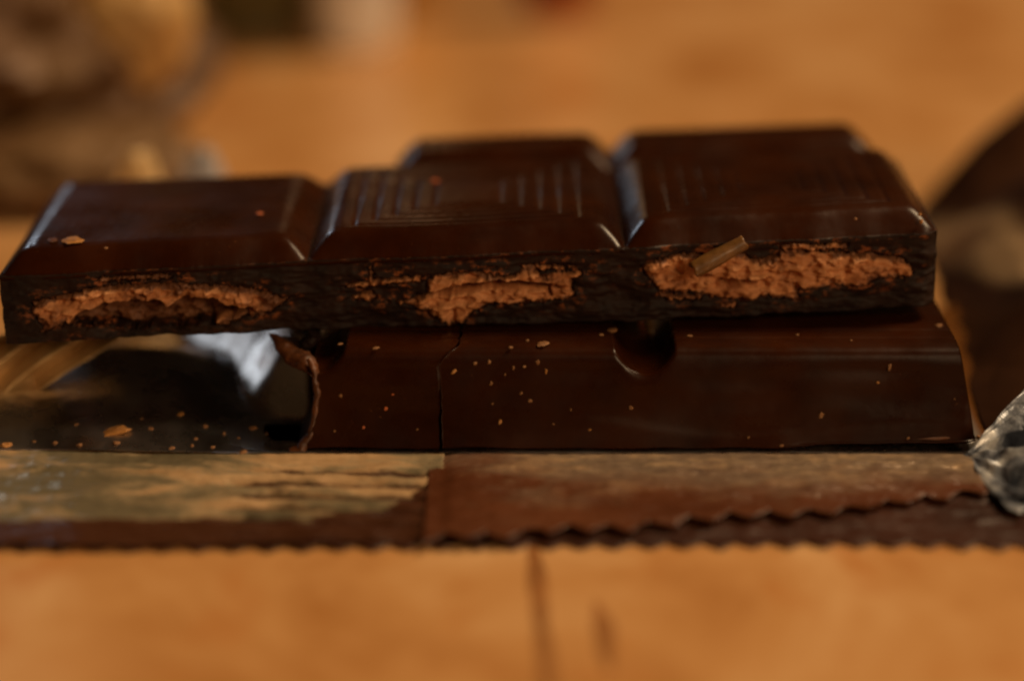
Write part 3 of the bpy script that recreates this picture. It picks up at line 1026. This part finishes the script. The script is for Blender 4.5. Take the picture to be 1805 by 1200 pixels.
# ------------------------------------------------------------------ the shaving stuck on the right cream pocket
P0, P1 = on_y(1222, 476, 3.6), on_y(1312, 427, 4.6)
ax = P1 - P0
Ls = np.linalg.norm(ax)
n, k = 40, 26
T, A = np.meshgrid(np.linspace(0, 1, n), np.linspace(-0.3, 3.9, k), indexing='ij')
rad = 0.43 + 0.05 * np.sin(T * 5) + 0.05 * A * 0.3
rad = rad * (1 + 0.06 * noise(A * 4, 1, 1) + 0.05 * noise(T * 6, A * 2, 2))
ends = 0.05 * noise(A * 1.1, 4, 4)
V = np.stack([rad * np.cos(A + 0.2), rad * np.sin(A + 0.2), (T + ends * np.where(T > 0.5, 1, -1) * (np.abs(T - 0.5) * 2) ** 6) * Ls], -1)
curl = grid_mesh('chocolate_shaving', V[..., 0], V[..., 1], V[..., 2], M_curl, None, thick=0.22)
curl.location = Vector(P0) * MM
curl.rotation_euler = Vector(ax).to_track_quat('Z', 'Y').to_euler()
tag(curl, 'light brown rolled shaving stuck diagonally on the right cream pocket', 'shaving')

# ------------------------------------------------------------------ crumbs
def crumb_mesh(seed):
    import bmesh
    bm = bmesh.new()
    bmesh.ops.create_icosphere(bm, subdivisions=2, radius=0.5)
    for w in bm.verts:
        c = w.co
        s = 1 + 0.55 * float(noise(c.x * 2.2 + seed * 3.1, c.y * 2.2, c.z * 2.2)) + 0.25 * float(noise(c.x * 6 + seed, c.y * 6, c.z * 6))
        w.co = Vector((c.x * s, c.y * s, c.z * s)) * MM
    me = bpy.data.meshes.new('crumb')
    bm.to_mesh(me)
    bm.free()
    return me


crumb_meshes = {}


def crumb(P, w, h, d, mat, label, group, rot=0.0, seed=0):
    key = (seed % 6, mat.name)
    if key not in crumb_meshes:
        crumb_meshes[key] = crumb_mesh(seed % 6)
        crumb_meshes[key].materials.append(mat)
    o = bpy.data.objects.new('crumb', crumb_meshes[key])
    col.objects.link(o)
    o.location = Vector(P) * MM
    o.scale = (w * 0.82, d * 0.82, h * 0.82)
    o.rotation_euler = (0, rot, random.random())
    tag(o, label, 'crumb', group)
    return o


random.seed(5)


def face_y(z):
    return float(np.interp(z - Z0, PZ[:60], PY[:60]))


def on_face(u, v):
    y = -0.7
    for _ in range(6):
        P = on_y(u, v, y)
        y = face_y(P[2])
    return P


GF = 'crumbs stuck on the front of the lower chocolate'
face_list = [
    (800, 655, .62, .38, -.3, 'oblong tan crumb just right of the crack, leftmost of its cluster'),
    (838, 640, .55, .3, 0, 'flat tan crumb high in the cluster, second from the crack'),
    (862, 638, .4, .5, .2, 'upright tan crumb high in the cluster, third from the crack'),
    (866, 676, .5, .55, -.4, 'round tan crumb in the left middle of the cluster on the lower face'),
    (868, 711, .35, .25, 0, 'tiny speck between the round crumb and the fat lowest crumb of the cluster'),
    (882, 743, .6, .5, -.5, 'fat tan crumb lowest in the cluster on the lower front face'),
    (890, 660, .2, .25, 0, 'smallest speck in the upper middle of the cluster'),
    (905, 648, .3, .4, 0, 'narrow crumb in the upper middle of the cluster'),
    (924, 646, .5, .25, -.2, 'flat wide crumb in the upper right of the cluster'),
    (948, 638, .5, .5, .3, 'topmost crumb at the right end of the cluster'),
    (962, 654, .3, .55, .1, 'upright reddish tan crumb at the right edge of the cluster'),
    (893, 618, .4, .25, 0, 'small crumb on the rounded edge above the cluster, right of the crack'),
    (918, 693, .3, .3, 0, 'faint round crumb in the middle of the cluster'),
    (935, 706, .5, .35, .5, 'tilted tan crumb in the right middle of the cluster'),
    (975, 747, .25, .2, 0, 'lone speck low on the lower face, right of the fat crumb'),
    (1040, 757, .42, .3, 0, 'small crumb low on the lower face, left of the notch'),
    (1112, 718, .5, .35, .5, 'tan crumb on the lower face straight below the notch'),
    (1006, 722, .2, .3, 0, 'faint speck halfway between the cluster and the notch'),
    (1447, 732, .55, .6, -.5, 'reddish tan crumb in the middle of the lower face, right of the notch'),
    (1568, 647, .42, .7, .5, 'slanted tan crumb high on the lower front face, far right of the notch'),
    (1547, 674, .4, .3, 0, 'small crumb just below the slanted one at the far right'),
    (1682, 703, .2, .16, 0, 'tiny speck near the right end of the lower face'),
    (1320, 770, .6, .25, 0, 'flat crumb at the foot of the lower face, right of the notch'),
    (1378, 785, .5, .35, 0, 'crumb on the wrapper fold at the foot of the lower face'),
    (1600, 772, .3, .3, 0, 'crumb at the left tip of the long brown flake')]
for i, (u, v, w, h, r, lab) in enumerate(face_list):
    crumb(on_face(u, v), w, h, 0.32, M_crumb_tan if i % 5 else M_crumb_gold, lab, GF, r, i)
crumb(on_face(1655, 772), 3.8, 0.35, 0.3, M_rim, 'long flat brown flake at the foot of the lower right end', GF, 0.0, 3)
crumb(on_face(1724, 770), 0.4, 0.45, 0.3, M_crumb_gold, 'gleaming golden crumb at the lower right corner of the chocolate', GF, 0.0, 4)
GL = 'crumbs on the short lower piece'
for i, (u, v, w, h, lab) in enumerate([
        (680, 720, .5, .45, 'bright orange-red crumb in the middle of the short lower piece'),
        (600, 697, .38, .4, 'tan crumb near the broken left rim of the short lower piece'),
        (590, 759, .3, .25, 'tan speck low beside the broken rim of the short lower piece'),
        (641, 753, .4, .35, 'dull red crumb low on the short lower piece'),
        (692, 695, .25, .2, 'tiny red speck above the orange-red crumb on the short lower piece'),
        (736, 756, .3, .2, 'tan speck low beside the crack on the short lower piece')]):
    crumb(on_face(u, v), w, h, 0.28, M_crumb_red if i in (0, 3, 4) else M_crumb_tan, lab, GL, 0, i + 2)
GT = 'crumbs on the top edge of the lower chocolate'
for i, (u, v, w, h, lab) in enumerate([
        (956, 606, 1.3, .3, 'widest tan crumb on the top edge, midway from the crack to the notch'),
        (1080, 582, 1.1, .3, 'tan crumb on the top edge just left of the notch'),
        (900, 612, .5, .25, 'small crumb on the top edge left of the widest one'),
        (1405, 590, .4, .2, 'small crumb on the top edge under the right cream pocket'),
        (1655, 574, .9, .3, 'bright tan crumb on the top edge at the far right of the lower piece'),
        (600, 606, .6, .15, 'thin crumb on the top edge beside the left groove'),
        (662, 613, .7, .15, 'thin crumb on the top edge of the short piece, midway to the crack'),
        (930, 600, .4, .2, 'little crumb on the top edge touching the widest one'),
        (1060, 590, .5, .25, 'little crumb on the top edge, second left of the notch'),
        (1500, 600, .3, .15, 'speck on the top edge at the right, near the end of the piece'),
        (1215, 592, .6, .2, 'crumb on the top edge just right of the notch')]):
    crumb(on_z(u, v, HL + Z0), w, h, w * 0.8, M_crumb_tan, lab, GT, 0, i)
GW = 'crumbs on the foil under the overhang'


def on_foil(u, v):
    d = ray(u, v)
    for t in np.linspace(150, 215, 1300):
        P = CAM + d * t
        if P[2] < foil_z(P[0], P[1]):
            return P
    return on_z(u, v, 0.35)


for i, (u, v, w, h, d, lab) in enumerate([
        (202, 760, 2.9, .9, 1.6, 'biggest golden flake lying on the dark foil under the overhang'),
        (135, 748, .5, .25, .5, 'tan speck on the dark foil left of the biggest flake'),
        (266, 755, .6, .3, .6, 'tan crumb on the dark foil right of the biggest flake'),
        (318, 730, .8, .3, .6, 'golden crumb highest up on the dark foil in the middle'),
        (362, 752, .5, .5, .5, 'round tan crumb on the dark foil, right of the middle'),
        (345, 774, .5, .35, .5, 'tan crumb below the round one on the dark foil'),
        (338, 785, .35, .3, .5, 'speck under the round crumb close to the wrapper fold'),
        (395, 764, .35, .4, .4, 'upright crumb right of the round one on the dark foil'),
        (445, 754, 1.0, .25, .7, 'flat tan crumb farthest right on the dark foil, near the broken rim'),
        (140, 784, .6, .3, .5, 'crumb by the wrapper fold below the left tan speck'),
        (97, 780, .5, .25, .5, 'crumb by the wrapper fold near the left end of the dark foil'),
        (303, 790, .7, .35, .5, 'crumb half hidden by the wrapper fold in the middle'),
        (428, 797, .8, .4, .5, 'orange tan crumb half hidden by the wrapper fold at the right'),
        (375, 788, .5, .3, .4, 'crumb by the wrapper fold right of the middle'),
        (205, 780, .8, .35, .7, 'crumb just below the biggest golden flake'),
        (10, 785, 1.4, .7, .8, 'orange crumb on the foil fold at the far left edge'),
        (60, 778, .4, .2, .4, 'speck right of the orange crumb at the far left'),
        (250, 738, .3, .2, .3, 'faint speck above and right of the biggest golden flake'),
        (420, 772, .35, .25, .3, 'speck below the flat crumb near the broken rim'),
        (470, 765, .3, .2, .3, 'speck nearest the broken rim on the dark foil')]):
    crumb(on_foil(u, v), w, h, d, M_crumb_gold if i in (0, 3, 15) else M_crumb_tan, lab, GW, -0.15 if i == 0 else 0, i)
GS = 'crumbs on top of the upper bar'
ttl = ['flat golden flake on the left square near its front', 'dull brown fleck beside the golden flake on the left square', 'small fleck right of the golden flake on the left square',
       'reddish fleck near the back right of the left square', 'red fleck at the back of the ribbed middle square', 'bright crumb on the right square near its front edge',
       'gleaming crumb at the front right corner of the right square', 'lower gleaming crumb at the front right corner of the right square']
dg = bpy.context.evaluated_depsgraph_get()
for i, (u, v, w, h, d) in enumerate([(127, 423, 1.9, .35, 2.2), (93, 423, 1.0, .2, 1.2), (187, 437, .4, .2, .5), (457, 376, .8, .2, .9),
                                     (766, 319, .9, .2, 1.2), (1508, 386, .35, .3, .4), (1621, 378, .35, .3, .4), (1624, 390, .45, .4, .4)]):
    X0 = on_y(u, v, 8)[0]
    zt = UP0[2] + float(ttop(X0)) + 1.95 - X0 * math.sin(ROLL) + 0.02
    if i > 5:
        P = on_y(u, v, 6.6)
    else:
        P = on_z(u, v, zt)
    crumb(P, w, h, d, [M_crumb_gold, M_rim, M_crumb_tan, M_crumb_red, M_crumb_red, M_crumb_tan, M_crumb_gold, M_crumb_gold][i], ttl[i], GS, 0, i)
crumb(on_y(135, 594, 4.7), 2.0, 0.75, 0.8, M_crumb_gold, 'orange cream lump clinging under the left square of the upper bar', 'cream lumps', 0.1, 2)
